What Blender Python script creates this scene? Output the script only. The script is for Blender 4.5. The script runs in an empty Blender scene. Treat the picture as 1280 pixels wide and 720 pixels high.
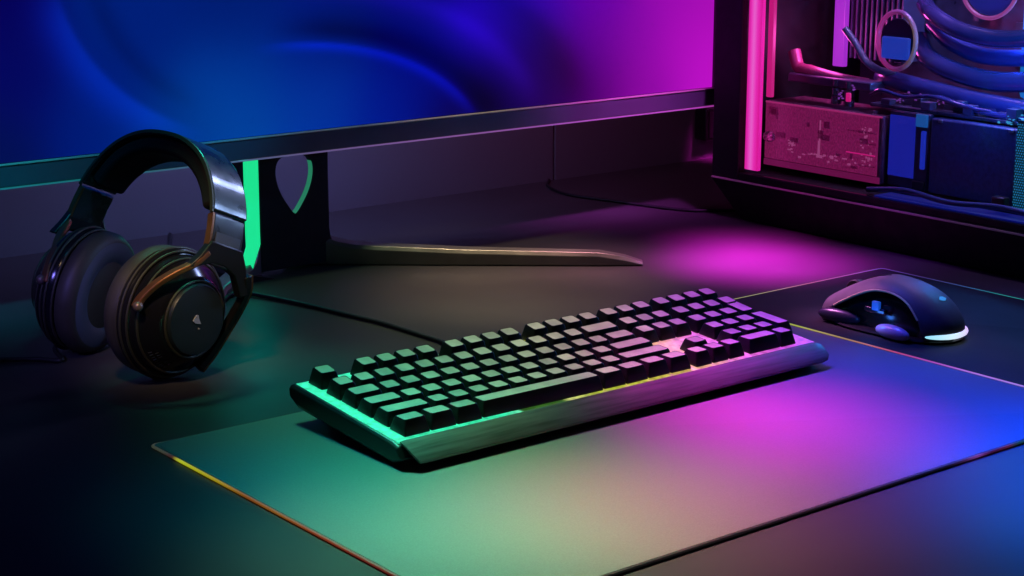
import bpy, bmesh, math, random
from mathutils import Vector, Matrix
random.seed(7)
PI = math.pi
scene = bpy.context.scene
COL = scene.collection

# ------------------------------------------------------------------ helpers
def s2l(c):
    def f(x):
        x = x / 255.0
        return x / 12.92 if x <= .04045 else ((x + .055) / 1.055) ** 2.4
    return tuple(f(x) for x in c)

def empty(name, loc=(0, 0, 0), rot=(0, 0, 0), parent=None):
    o = bpy.data.objects.new(name, None)
    o.empty_display_size = .02
    o.location = loc; o.rotation_euler = rot
    COL.objects.link(o)
    if parent: o.parent = parent
    return o

def tag(o, label=None, cat=None, group=None, kind=None):
    if label: o['label'] = label
    if cat: o['category'] = cat
    if group: o['group'] = group
    if kind: o['kind'] = kind
    return o

def finish(me, angle=35):
    me.polygons.foreach_set('use_smooth', [True] * len(me.polygons))
    try: me.set_sharp_from_angle(angle=math.radians(angle))
    except Exception: pass

def obj(name, bm, mats, parent=None, bevel=0, seg=2, angle=35, recalc=True):
    if recalc: bmesh.ops.recalc_face_normals(bm, faces=bm.faces[:])
    me = bpy.data.meshes.new(name)
    bm.to_mesh(me); bm.free()
    if not isinstance(mats, (list, tuple)): mats = [mats]
    for m in mats: me.materials.append(m)
    finish(me, angle)
    o = bpy.data.objects.new(name, me)
    COL.objects.link(o)
    if parent: o.parent = parent
    if bevel:
        b = o.modifiers.new('bevel', 'BEVEL')
        b.width = bevel; b.segments = seg; b.limit_method = 'ANGLE'; b.angle_limit = math.radians(30)
    return o

def add_box(bm, x0, x1, y0, y1, z0, z1, mi=0):
    v = [bm.verts.new((x, y, z)) for z in (z0, z1) for y in (y0, y1) for x in (x0, x1)]
    for idx in ((0, 2, 3, 1), (4, 5, 7, 6), (0, 1, 5, 4), (2, 6, 7, 3), (0, 4, 6, 2), (1, 3, 7, 5)):
        f = bm.faces.new([v[i] for i in idx]); f.material_index = mi
    return v

def box(name, b, m, parent=None, bevel=0, seg=2):
    bm = bmesh.new(); add_box(bm, *b)
    return obj(name, bm, m, parent, bevel, seg)

def add_loft(bm, rings, closed=True, cap=True, mi=0):
    vr = [[bm.verts.new(p) for p in r] for r in rings]
    n = len(vr[0])
    for a, b in zip(vr, vr[1:]):
        for i in range(n if closed else n - 1):
            j = (i + 1) % n
            f = bm.faces.new((a[i], a[j], b[j], b[i])); f.material_index = mi
    if cap:
        for r in (vr[0], vr[-1]):
            try:
                f = bm.faces.new(r); f.material_index = mi
            except ValueError: pass
    return vr

def catmull(pts, n=8):
    pts = [Vector(p) for p in pts]
    P = [2 * pts[0] - pts[1]] + pts + [2 * pts[-1] - pts[-2]]
    out = []
    for i in range(1, len(P) - 2):
        for k in range(n):
            t = k / n
            a, b, c, d = P[i - 1], P[i], P[i + 1], P[i + 2]
            out.append(.5 * ((2 * b) + (c - a) * t + (2 * a - 5 * b + 4 * c - d) * t * t + (3 * b - a - 3 * c + d) * t ** 3))
    out.append(pts[-1])
    return out

def add_tube(bm, pts, r, seg=10, mi=0, closed=False, flat=1.0, up0=(0, 0, 1)):
    pts = [Vector(p) for p in pts]
    rings = []
    up = Vector(up0)
    n = len(pts)
    for i, p in enumerate(pts):
        if closed: t = pts[(i + 1) % n] - pts[i - 1]
        else: t = pts[min(i + 1, n - 1)] - pts[max(i - 1, 0)]
        t.normalize()
        s = t.cross(up)
        if s.length < 1e-4: s = t.cross(Vector((1, 0, 0)))
        s.normalize(); u = s.cross(t); up = u
        rr = r(i / (n - 1)) if callable(r) else r
        rings.append([p + (s * math.cos(2 * PI * k / seg) + u * math.sin(2 * PI * k / seg) * flat) * rr for k in range(seg)])
    if closed: rings.append(rings[0]); add_loft(bm, rings, cap=False, mi=mi); bmesh.ops.remove_doubles(bm, verts=bm.verts[:], dist=1e-6)
    else: add_loft(bm, rings, mi=mi)

def tube(name, pts, r, m, parent=None, seg=10, **k):
    bm = bmesh.new(); add_tube(bm, pts, r, seg, **k)
    return obj(name, bm, m, parent, angle=60)

def add_lathe_x(bm, prof, seg=48, mi=0, c=(0, 0, 0), sx=1, off=0, rs=1):
    """profile of (x, r) turned round the x axis"""
    rings = []
    for x, r in prof:
        rings.append([Vector((c[0] + sx * (x + off), c[1] + rs * r * math.cos(2 * PI * k / seg), c[2] + rs * r * math.sin(2 * PI * k / seg))) for k in range(seg)])
    add_loft(bm, rings, cap=True, mi=mi)

def add_sweep_rect(bm, pts, normals, w, th, side, mi=0):
    """rectangle section: w along the fixed vector `side`, th along the normal (from 0 outward)"""
    rings = []
    n = len(pts)
    for i, (p, nn) in enumerate(zip(pts, normals)):
        ww = w(i / (n - 1)) if callable(w) else w
        tt = th(i / (n - 1)) if callable(th) else th
        p = Vector(p); nn = Vector(nn); s = Vector(side)
        rings.append([p - s * ww / 2, p + s * ww / 2, p + s * ww / 2 + nn * tt, p - s * ww / 2 + nn * tt])
    add_loft(bm, rings, mi=mi)

# ------------------------------------------------------------------ materials
def mat(name, base=(.1, .1, .1), rough=.5, metal=0, spec=.5, emit=None, estr=1, noise=None, bump=None, coat=0, stretch=None):
    m = bpy.data.materials.new(name); m.use_nodes = True
    nt = m.node_tree; N = nt.nodes; L = nt.links
    b = N['Principled BSDF']
    b.inputs['Base Color'].default_value = (*base, 1)
    b.inputs['Roughness'].default_value = rough
    b.inputs['Metallic'].default_value = metal
    b.inputs['Specular IOR Level'].default_value = spec
    b.inputs['Coat Weight'].default_value = coat
    if emit:
        b.inputs['Emission Color'].default_value = (*emit, 1)
        b.inputs['Emission Strength'].default_value = estr
    if noise or bump:
        tc = N.new('ShaderNodeTexCoord'); mp = N.new('ShaderNodeMapping')
        L.new(tc.outputs['Object'], mp.inputs['Vector'])
        if stretch: mp.inputs['Scale'].default_value = stretch
    if noise:
        sc, amt = noise
        nz = N.new('ShaderNodeTexNoise'); nz.inputs['Scale'].default_value = sc; nz.inputs['Detail'].default_value = 6
        L.new(mp.outputs[0], nz.inputs['Vector'])
        mr = N.new('ShaderNodeMapRange')
        mr.inputs['From Min'].default_value = .3; mr.inputs['From Max'].default_value = .7
        mr.inputs['To Min'].default_value = 1 - amt; mr.inputs['To Max'].default_value = 1 + amt
        L.new(nz.outputs['Fac'], mr.inputs['Value'])
        mx = N.new('ShaderNodeMix'); mx.data_type = 'RGBA'; mx.blend_type = 'MULTIPLY'
        mx.inputs[0].default_value = 1
        mx.inputs[6].default_value = (*base, 1)
        L.new(mr.outputs[0], mx.inputs[7])
        L.new(mx.outputs[2], b.inputs['Base Color'])
        m2 = N.new('ShaderNodeMath'); m2.operation = 'MULTIPLY'; m2.inputs[1].default_value = rough
        L.new(mr.outputs[0], m2.inputs[0]); L.new(m2.outputs[0], b.inputs['Roughness'])
    if bump:
        sc, st, dist = bump
        nz2 = N.new('ShaderNodeTexNoise'); nz2.inputs['Scale'].default_value = sc; nz2.inputs['Detail'].default_value = 3
        L.new(mp.outputs[0], nz2.inputs['Vector'])
        bp = N.new('ShaderNodeBump'); bp.inputs['Strength'].default_value = st; bp.inputs['Distance'].default_value = dist
        L.new(nz2.outputs['Fac'], bp.inputs['Height']); L.new(bp.outputs[0], b.inputs['Normal'])
    return m

def ramp_emit(m, stops, axis='X', rng=(0, 1), strength=1.0, ref=None, noise=None):
    """emission colour that runs along an object axis (led strips and put-in glow)"""
    nt = m.node_tree; N = nt.nodes; L = nt.links; b = N['Principled BSDF']
    tc = N.new('ShaderNodeTexCoord')
    if ref: tc.object = ref
    sp = N.new('ShaderNodeSeparateXYZ'); L.new(tc.outputs['Object'], sp.inputs[0])
    mr = N.new('ShaderNodeMapRange'); mr.inputs['From Min'].default_value = rng[0]; mr.inputs['From Max'].default_value = rng[1]
    L.new(sp.outputs[axis], mr.inputs['Value'])
    cr = N.new('ShaderNodeValToRGB'); L.new(mr.outputs[0], cr.inputs[0])
    e = cr.color_ramp.elements
    while len(e) > 1: e.remove(e[-1])
    e[0].position = stops[0][0]; e[0].color = (*stops[0][1], 1)
    for p, c in stops[1:]:
        x = e.new(p); x.color = (*c, 1)
    L.new(cr.outputs[0], b.inputs['Emission Color'])
    b.inputs['Emission Strength'].default_value = strength
    if noise:
        nz = N.new('ShaderNodeTexNoise'); nz.inputs['Scale'].default_value = noise[0]; nz.inputs['Detail'].default_value = 2
        L.new(tc.outputs['Object'], nz.inputs['Vector'])
        m2 = N.new('ShaderNodeMapRange'); m2.inputs['From Min'].default_value = .35; m2.inputs['From Max'].default_value = .65
        m2.inputs['To Min'].default_value = strength * (1 - noise[1]); m2.inputs['To Max'].default_value = strength * (1 + noise[1])
        L.new(nz.outputs['Fac'], m2.inputs['Value']); L.new(m2.outputs[0], b.inputs['Emission Strength'])
    return m

M = {}
M['desk'] = mat('desk_laminate', (.060, .056, .058), .48, spec=.12, noise=(9, .10), bump=(900, .08, .0004))
M['wall'] = mat('wall_paint', (.16, .155, .17), .85, noise=(5, .06), bump=(260, .15, .0006))
M['black'] = mat('black_plastic', (.012, .012, .013), .38, noise=(60, .15))
M['matte'] = mat('matte_black', (.009, .009, .009), .62, spec=.3, noise=(80, .2), bump=(1200, .15, .0002))
M['gloss'] = mat('glossy_black', (.012, .012, .016), .16, noise=(30, .1))
M['darkmetal'] = mat('dark_metal', (.30, .295, .25), .34, metal=.6, noise=(40, .15), stretch=(.3, 1, 1))
M['trim'] = mat('edge_highlight', (.62, .60, .45), .5)  # pale colour for strips drawn as edge highlights
M['chin'] = mat('chin_plastic', (.11, .12, .14), .35, noise=(20, .08))
M['rubber'] = mat('cable_rubber', (.013, .013, .014), .55)
M['cloth_pad'] = mat('pad_cloth', (.20, .20, .195), .7, spec=.15, noise=(900, .10), bump=(950, .4, .0004))
M['mouse_cloth'] = mat('mouse_pad_cloth', (.018, .023, .022), .75, spec=.2, noise=(14, .08), bump=(1700, .25, .0003))
M['padedge'] = mat('pad_rubber_edge', (.02, .02, .02), .6)

# ------------------------------------------------------------------ camera / world
cam = bpy.data.cameras.new('camera'); cam.lens = 62.5; cam.sensor_width = 36; cam.clip_start = .02; cam.clip_end = 100
co = bpy.data.objects.new('camera', cam); COL.objects.link(co)
A = math.radians(38.5); PITCH = math.radians(13.5)
co.location = (0, 0, .416)
co.rotation_euler = (PI / 2 - PITCH, 0, -A)
scene.camera = co
w = bpy.data.worlds.new('World'); scene.world = w; w.use_nodes = True
w.node_tree.nodes['Background'].inputs[0].default_value = (.25, .28, .4, 1)
w.node_tree.nodes['Background'].inputs[1].default_value = .012
vs = scene.view_settings
vs.view_transform = 'Standard'; vs.look = 'None'; vs.exposure = 0; vs.gamma = 1

# ------------------------------------------------------------------ setting
desk = box('desk', (-.5, 2.6, .38, 1.808, -.03, 0), M['desk'], bevel=.002)
tag(desk, 'dark laminate desk top under the keyboard, mats and headphones', 'desk', kind='structure')
wall = empty('wall', (0, 1.81, 0)); tag(wall, 'dark painted panel wall behind the desk', 'wall', kind='structure')
for x0, x1 in ((-.9, .48), (.4815, 1.5105), (1.5135, 2.9)):
    box('wall_panel', (x0, x1, 0, .02, -.3, 1.2), M['wall'], wall, bevel=.001)
box('wall_backing', (-.9, 2.9, .0215, .03, -.3, 1.2), M['matte'], wall)

wb = empty('wall_box', (1.80, 1.808, .030)); tag(wb, 'small black box fixed to the wall below the right end of the monitor', 'wall box')
box('housing', (-.03, .03, -.024, 0, 0, .047), M['black'], wb, bevel=.002)
box('cover', (-.026, .026, -.0265, -.0243, .004, .043), M['matte'], wb, bevel=.0008)

# ------------------------------------------------------------------ monitor
mon = empty('monitor', (.95, 1.56, 0))
tag(mon, 'very wide monitor showing a blue and magenta swirl, on a dark two footed stand', 'monitor')
MX, MY = .95, 1.56
XL, XR = .37, 1.5315
bm = bmesh.new()
add_box(bm, XL - MX, XR - MX, 1.5335 - MY, 1.556 - MY, .1275, .505)
add_box(bm, -.12, .12, 1.556 - MY, 1.60 - MY, .16, .40)
obj('housing', bm, M['black'], mon, bevel=.003)
bm = bmesh.new()     # frame round the panel: sides and top
add_box(bm, XL - MX, XL + .004 - MX, 1.528 - MY, 1.5332 - MY, .1505, .505)
add_box(bm, XR - .004 - MX, XR - MX, 1.528 - MY, 1.5332 - MY, .1505, .505)
add_box(bm, XL + .0042 - MX, XR - .0042 - MX, 1.528 - MY, 1.5332 - MY, .500, .505)
obj('frame', bm, M['black'], mon)
chin = box('chin', (XL - MX, XR - MX, 1.5265 - MY, 1.5333 - MY, .1285, .1485), M['chin'], mon, bevel=.0012)
box('trim', (XL - MX, XR - MX, 1.5255 - MY, 1.533 - MY, .1487, .1496), M['trim'], chin)  # pale strip stands in for the highlight on the chin's top edge
m = mat('edge_line', (.25, .25, .27), .4)
ramp_emit(m, [(0, s2l((10, 95, 95))), (.3, s2l((20, 105, 105))), (.42, s2l((75, 90, 120))), (.6, s2l((125, 85, 150))), (.8, s2l((150, 75, 160))), (1, s2l((175, 60, 170)))],
          rng=(XL - MX, XR - MX), strength=.75)
box('edge_reflection', (XL - MX, XR - MX, 1.5257 - MY, 1.533 - MY, .1271, .1281), m, chin)  # glow stands in for coloured light caught by the chin's lower edge

# picture on the screen: smooth blend of colours plus swirls, held in a colour attribute
CP = [(.20, .30, (4, 0, 70)), (.40, .30, (4, 0, 75)), (.60, .30, (5, 0, 85)), (.60, .16, (3, 14, 80)), (.45, .16, (3, 8, 70)), (.64, .23, (4, 4, 92)),
      (.73, .19, (0, 25, 118)), (.76, .26, (0, 30, 120)), (.80, .17, (0, 45, 128)), (.86, .17, (2, 70, 160)), (.88, .21, (0, 50, 145)), (.88, .27, (0, 26, 112)), (.97, .18, (2, 52, 155)),
      (.97, .235, (0, 26, 128)), (1.0, .27, (0, 16, 100)), (1.05, .175, (0, 22, 138)), (1.09, .28, (6, 6, 110)), (1.08, .24, (0, 6, 118)), (1.12, .20, (2, 6, 120)), (1.16, .154, (8, 0, 72)),
      (1.18, .25, (28, 0, 170)), (1.19, .285, (38, 0, 205)), (1.21, .22, (20, 0, 110)), (1.22, .17, (14, 0, 66)), (1.26, .26, (50, 0, 165)), (1.27, .19, (34, 0, 92)), (1.28, .155, (34, 0, 74)),
      (1.33, .21, (95, 0, 148)), (1.33, .27, (100, 0, 165)), (1.34, .16, (85, 0, 110)), (1.40, .22, (132, 8, 165)), (1.41, .16, (140, 8, 160)), (1.47, .20, (168, 12, 182)),
      (1.52, .18, (192, 18, 200)), (1.52, .25, (172, 16, 182)), (1.47, .28, (150, 10, 175)), (1.4, .36, (120, 5, 170)), (1.1, .40, (20, 0, 140)), (.8, .40, (0, 15, 110)), (.5, .40, (4, 0, 80)),
      (1.5, .45, (150, 10, 180))]
def screen_col(x, z):
    sw = 0; c = [0, 0, 0]
    for px, pz, pc in CP:
        d2 = ((x - px) / 1.15) ** 2 + (z - pz) ** 2
        k = math.exp(-d2 / (2 * .033 ** 2)) + .02 / (1 + d2 / .0009)**2
        sw += k
        for i in range(3): c[i] += k * pc[i]
    c = [v / sw for v in c]
    def arc(cx, cz, rx, rz, a0, a1, w_in, w_out, add, gain=1):
        dx, dz = (x - cx) / rx, (z - cz) / rz
        r = math.hypot(dx, dz); a = math.atan2(dz, dx)
        d = (r - 1) * min(rx, rz)
        ww = w_out if d > 0 else w_in
        k = math.exp(-(d / ww) ** 2)
        if a0 <= a <= a1:
            e = min(1, (a - a0) / .35, (a1 - a) / .35)
            k *= e * e * (3 - 2 * e)
        else: k = 0
        for i in range(3): c[i] = max(0, c[i] + add[i] * k)
    arc(.93, .10, .252, .138, .22, 1.75, .0065, .0026, (2, 7, 62))          # bright crest
    arc(.93, .10, .270, .152, .10, 1.7, .008, .014, (-5, -11, -36))         # dark trough beyond it
    arc(.94, .115, .315, .180, .10, 1.7, .013, .010, (12, 2, 36))
    arc(.95, .125, .365, .205, .0, 1.6, .016, .013, (-11, -2, -28))
    arc(.92, .33, .235, .185, -PI, -1.9, .004, .020, (2, 12, 46))           # big arc at the left
    arc(.93, .33, .205, .165, -PI, -2.0, .010, .008, (0, -6, -16))
    return c
nx, nz = 420, 130
sx0, sx1, sz0, sz1 = XL + .004, XR - .004, .1502, .500
bm = bmesh.new()
grid = [[bm.verts.new((sx0 + (sx1 - sx0) * i / nx - MX, 1.5315 - MY, sz0 + (sz1 - sz0) * j / nz)) for i in range(nx + 1)] for j in range(nz + 1)]
for j in range(nz):
    for i in range(nx): bm.faces.new((grid[j][i], grid[j][i + 1], grid[j + 1][i + 1], grid[j + 1][i]))
me = bpy.data.meshes.new('screen'); bm.to_mesh(me); bm.free()
at = me.color_attributes.new('picture', 'FLOAT_COLOR', 'POINT')
buf = []
for v in me.vertices:
    r, g, b_ = s2l(screen_col(v.co.x + MX, v.co.z)); buf += [r, g, b_, 1]
at.data.foreach_set('color', buf)
m = mat('screen_panel', (.003, .003, .004), .5, spec=.08)
an = m.node_tree.nodes.new('ShaderNodeAttribute'); an.attribute_name = 'picture'
m.node_tree.links.new(an.outputs['Color'], m.node_tree.nodes['Principled BSDF'].inputs['Emission Color'])
m.node_tree.nodes['Principled BSDF'].inputs['Emission Strength'].default_value = 1.0
me.materials.append(m)
so = bpy.data.objects.new('screen', me); COL.objects.link(so); so.parent = mon

# stand column: a plate with a shield shaped hole
def shield(n=40):
    pts = []
    cx, cz = .9525, .098
    half = [(0, .0235), (.010, .0235), (.0175, .0205), (.0215, .014), (.0222, .004), (.0195, -.008), (.0145, -.019), (.008, -.029), (.003, -.0355), (0, -.038)]
    c = catmull([(a, b, 0) for a, b in half], 4)
    right = [(p.x, p.y) for p in c]
    left = [(-a, b) for a, b in right[::-1]][1:-1]
    return [(cx + a, cz + b) for a, b in right + left], len(right)
sh, nright = shield()
outer = [(.9105, .004), (.9105, .255), (.9935, .255), (.9935, .040), (.9950, .030), (.9985, .0235), (1.0045, .0195), (1.0045, .004)]
bm = bmesh.new()
def loop(pts, y): return [bm.verts.new((a - MX, y - MY, b)) for a, b in pts]
Y0, Y1 = 1.5585, 1.567
fr_o, fr_i = loop(outer, Y0), loop(sh, Y0)
bk_o, bk_i = loop(outer, Y1), loop(sh, Y1)
for o_, i_ in ((fr_o, fr_i), (bk_o, bk_i)):
    es = []
    for l in (o_, i_):
        for k in range(len(l)): es.append(bm.edges.new((l[k], l[(k + 1) % len(l)])))
    bmesh.ops.triangle_fill(bm, use_beauty=True, edges=es)
for a, b in ((fr_o, bk_o), (fr_i, bk_i)):
    n = len(a)
    for k in range(n): bm.faces.new((a[k], a[(k + 1) % n], b[(k + 1) % n], b[k]))
col_ = obj('stand_column', bm, M['matte'], mon, angle=25)
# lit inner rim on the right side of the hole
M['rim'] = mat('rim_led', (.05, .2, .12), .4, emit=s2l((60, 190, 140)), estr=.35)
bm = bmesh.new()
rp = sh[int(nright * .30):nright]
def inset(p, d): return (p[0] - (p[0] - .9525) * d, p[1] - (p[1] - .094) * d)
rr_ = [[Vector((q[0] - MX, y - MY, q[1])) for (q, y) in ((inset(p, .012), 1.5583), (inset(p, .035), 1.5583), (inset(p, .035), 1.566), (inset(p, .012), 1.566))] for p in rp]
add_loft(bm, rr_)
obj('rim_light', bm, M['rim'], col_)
# green led strip down the left edge of the column, turning onto the left foot
M['green'] = mat('green_led', (.1, .4, .25), .4, emit=s2l((25, 225, 140)), estr=1.0)
bm = bmesh.new()
stripL = [(.8955, 1.5640), (.8955, 1.5640), (.8955, 1.5640)]
zs = [(.130, .8950, .9095), (.046, .8942, .9088), (.034, .8915, .9078), (.012, .872, .8895)]
ring = [[Vector((a - MX, 1.5590 - MY - d, z)), Vector((b - MX, 1.5575 - MY - d, z)), Vector((b - MX, 1.577 - MY - d, z)), Vector((a - MX, 1.577 - MY - d, z))]
        for (z, a, b), d in zip(zs, (0, 0, .002, .016))]
add_loft(bm, ring)
obj('light_strip', bm, M['green'], mon)
# dark cheek left of / below the strip
bm = bmesh.new()
ring = [[Vector((a - MX, 1.560 - MY - d, z)), Vector((b - MX, 1.560 - MY - d, z)), Vector((b - MX, 1.578 - MY, z)), Vector((a - MX, 1.578 - MY, z))]
        for (z, a, b), d in zip([(.255, .8895, .8940), (.046, .8890, .8930), (.034, .884, .8910), (.010, .862, .8715), (0.0, .862, .915)], (0, 0, .004, .020, .02))]
add_loft(bm, ring)
obj('stand_cheek', bm, M['black'], mon)

def foot(p0, p1, zt0, zt1, name, w0=.026, w1=.020):
    """flat tapering foot of the stand with a sloped toe and a light top chamfer"""
    p0, p1 = Vector(p0), Vector(p1)
    d = (p1 - p0).normalized(); s = Vector((-d.y, d.x, 0))
    L_ = (p1 - p0).length
    rings = []
    for t, zt in ((0, zt0 + .019), (.085, zt0 + .016), (.115, zt0 + .0105), (.15, zt0 + .0055), (.20, zt0 + .0022), (.26, zt0 + .0008), (.5, (zt0 + zt1) / 2), (.88, zt1), (.95, zt1 * .68), (1, zt1 * .25)):
        c = p0 + d * L_ * t; w_ = (w0 + (w1 - w0) * t) / 2
        q = 1 if t < .9 else .8
        rings.append([c + s * w_ + Vector((0, 0, .001)), c - s * w_ * q + Vector((0, 0, .001)), c - s * w_ * q + Vector((0, 0, max(zt - .004, .002))), c - s * (w_ * q - .003) + Vector((0, 0, zt)),
                      c + s * (w_ - .003) + Vector((0, 0, zt)), c + s * w_ + Vector((0, 0, max(zt - .004, .002)))])
    rings = [[v - Vector((MX, MY, 0)) for v in r] for r in rings]
    bm = bmesh.new(); add_loft(bm, rings)
    return obj(name, bm, M['darkmetal'], mon, bevel=.0008, angle=30)
foot((.962, 1.5975, 0), (1.253, 1.353, 0), .0198, .0145, 'stand_foot')
foot((.905, 1.572, 0), (.815, 1.490, 0), .0160, .0130, 'stand_foot')

# ------------------------------------------------------------------ desk mats
def flat_pad(name, x0, x1, y0, y1, th, cloth, r=.004, seg=6):
    root = empty(name, ((x0 + x1) / 2, (y0 + y1) / 2, 0))
    hx, hy = (x1 - x0) / 2, (y1 - y0) / 2
    def ring(inset_, z, rr):
        out = []
        for cx, cy, a0 in ((hx, hy, 0), (-hx, hy, PI / 2), (-hx, -hy, PI), (hx, -hy, 1.5 * PI)):
            for k in range(seg + 1):
                a = a0 + PI / 2 * k / seg
                out.append(Vector((math.copysign(hx - inset_ - rr, cx) + rr * math.cos(a), math.copysign(hy - inset_ - rr, cy) + rr * math.sin(a), z)))
        return out
    bm = bmesh.new()
    add_loft(bm, [ring(0.001, .0002, r), ring(.0002, th * .5, r), ring(.0006, th * .92, r), ring(.0014, th, r)])
    s_ = obj('surface', bm, cloth, root, angle=50)
    return root, ring
pad, ring = flat_pad('desk_mat', .5625, 1.1805, .7400, 1.1290, .003, M['cloth_pad'])
tag(pad, 'large grey desk mat with a thin lit edge, lying under the keyboard', 'desk mat')
def edge_strip(root, ring, stops, axis, rng, strength, off=.0004, r=.0011, z=.0016, noise=None):
    m = mat('edge_light', (.06, .06, .06), .5)
    ramp_emit(m, stops, axis, rng, strength, noise=noise)
    pts = ring(-off, z, .004)
    bm = bmesh.new(); add_tube(bm, pts, r, 8, closed=True)
    return obj('edge_light', bm, m, root, angle=60)
# colours run round the mat, so the light depends on a diagonal: use the sum of x and y
def diag_emit(root, ring, fn, off=.0005, r=.0011, z=.0017):
    pts0 = ring(-off, z, .004)
    pts = []
    n = len(pts0)
    for i in range(n):
        a, b = pts0[i], pts0[(i + 1) % n]
        k = max(1, int((b - a).length / .006))
        for j in range(k): pts.append(a.lerp(b, j / k))
    bm = bmesh.new(); add_tube(bm, pts, r, 8, closed=True)
    bmesh.ops.recalc_face_normals(bm, faces=bm.faces[:])
    me = bpy.data.meshes.new('edge_light'); bm.to_mesh(me); bm.free()
    at = me.color_attributes.new('led', 'FLOAT_COLOR', 'POINT'); buf = []
    for v in me.vertices: buf += [*fn(v.co.x + root.location.x, v.co.y + root.location.y), 1]
    at.data.foreach_set('color', buf)
    m = mat('edge_light', (.05, .05, .05), .5)
    an = m.node_tree.nodes.new('ShaderNodeAttribute'); an.attribute_name = 'led'
    m.node_tree.links.new(an.outputs['Color'], m.node_tree.nodes['Principled BSDF'].inputs['Emission Color'])
    m.node_tree.nodes['Principled BSDF'].inputs['Emission Strength'].default_value = 1
    me.materials.append(m); finish(me, 60)
    o = bpy.data.objects.new('edge_light', me); COL.objects.link(o); o.parent = root
def lerp_stops(stops, t):
    if t <= stops[0][0]: return s2l(stops[0][1])
    for (a, ca), (b, cb) in zip(stops, stops[1:]):
        if t <= b:
            k = (t - a) / (b - a)
            return s2l([ca[i] + (cb[i] - ca[i]) * k for i in range(3)])
    return s2l(stops[-1][1])
def led_big(x, y):
    if x < .567:   # left edge, back to front
        return lerp_stops([(.74, (80, 15, 18)), (.84, (100, 20, 16)), (.90, (120, 40, 14)), (.955, (125, 75, 18)), (.99, (120, 62, 18)), (1.03, (150, 130, 20)), (1.075, (160, 170, 25)), (1.088, (170, 180, 40)), (1.095, (60, 25, 30)), (1.11, (55, 60, 50))], y)
    if y < .745:
        return lerp_stops([(.6, (10, 10, 10)), (.98, (12, 8, 14)), (1.0, (60, 30, 70)), (1.012, (120, 60, 140)), (1.03, (50, 10, 40)), (1.05, (90, 30, 60)), (1.06, (20, 60, 60)), (1.1, (20, 30, 60))], x)
    return s2l((14, 16, 14))
diag_emit(pad, ring, led_big)
mp_, ring2 = flat_pad('mouse_mat', 1.1850, 1.4290, .780, 1.1765, .003, M['mouse_cloth'])
tag(mp_, 'small black mouse mat with a glowing multicoloured edge beside the keyboard', 'mouse mat')
def led_small(x, y):
    if x < 1.19:
        return lerp_stops([(.80, (150, 120, 190)), (.88, (165, 100, 180)), (.92, (160, 60, 130)), (.955, (170, 60, 60)), (.985, (175, 95, 40)), (1.01, (150, 120, 30)), (1.06, (155, 165, 35)), (1.12, (150, 190, 60)), (1.17, (120, 130, 50))], y)
    if x > 1.424:
        return lerp_stops([(.9, (20, 140, 130)), (1.03, (25, 150, 140)), (1.07, (50, 90, 150)), (1.12, (70, 50, 120)), (1.17, (90, 60, 160))], y)
    return lerp_stops([(1.19, (150, 160, 60)), (1.25, (150, 150, 80)), (1.32, (190, 110, 120)), (1.38, (170, 90, 170)), (1.43, (120, 80, 190))], x)
diag_emit(mp_, ring2, led_small, r=.0013)

# ------------------------------------------------------------------ keyboard
kb = empty('keyboard', (.6695, .9580, .0035), (math.radians(4.6), 0, 0))
tag(kb, 'full size black keyboard glowing green, yellow and magenta, with a brushed metal front bar', 'keyboard')
KW, KD = .4345, .158
bm = bmesh.new()
prof = [(.020, .000), (.146, .000), (.156, .006), (.1570, .0150), (.1535, .0172), (.022, .0165), (.014, .0150), (.008, .0070)]
add_loft(bm, [[Vector((x, y, z)) for y, z in prof] for x in (0, .0025, KW - .0025, KW)])
for v in bm.verts:
    if v.co.x < .001 or v.co.x > KW - .001:
        v.co.z = .0100 + (v.co.z - .0100) * .66; v.co.y = .08 + (v.co.y - .08) * .985
obj('case', bm, M['black'], kb, bevel=.0008)
# front bar
M['bar'] = mat('brushed_metal_bar', (.165, .163, .155), .5, metal=.25, noise=(420, .34), stretch=(.05, 1, 1), bump=(500, .5, .0003))
bm = bmesh.new()
bar = [(-.0005, .0052), (.0020, .0045), (.0135, .0140), (.0165, .0168), (.0150, .0184), (.0120, .0178), (.0008, .0096), (-.0010, .0074)]
xs = ((.010, .0), (.0135, 1), (KW - .010, 1), (KW - .004, .9), (KW, .55))
rings = []
for x, k in xs:
    cy, cz = .008, .0115
    r_ = []
    for y, z in bar:
        if k == 0:
            yy, zz = cy + (y - cy) * .96, cz + (z - cz) * .96
            xx = x - .006 + (.0175 - z) * .55      # slanted left end
        elif k == 1 and x < .1: xx, yy, zz = x - .006 + (.0175 - z) * .55, y, z
        else: xx, yy, zz = x, cy + (y - cy) * k, cz + (z - cz) * k
        r_.append(Vector((xx, yy, zz)))
    rings.append(r_)
add_loft(bm, rings)
obj('front_bar', bm, M['bar'], kb, angle=28)
# feet
for x in (.035, KW - .035):
    bm = bmesh.new()
    ring_ = lambda z, e: [Vector((x + a * (.012 + e), .138 + b * (.006 + e), z)) for a, b in ((-1, -1), (1, -1), (1, 1), (-1, 1))]
    add_loft(bm, [ring_(-.0105, -.001), ring_(-.0090, 0), ring_(.003, .001)])
    obj('foot', bm, M['matte'], kb)
for x in (.030, KW - .030):
    box('foot', (x - .012, x + .012, .022, .032, -.0019, .0002), M['rubber'], kb)
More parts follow.
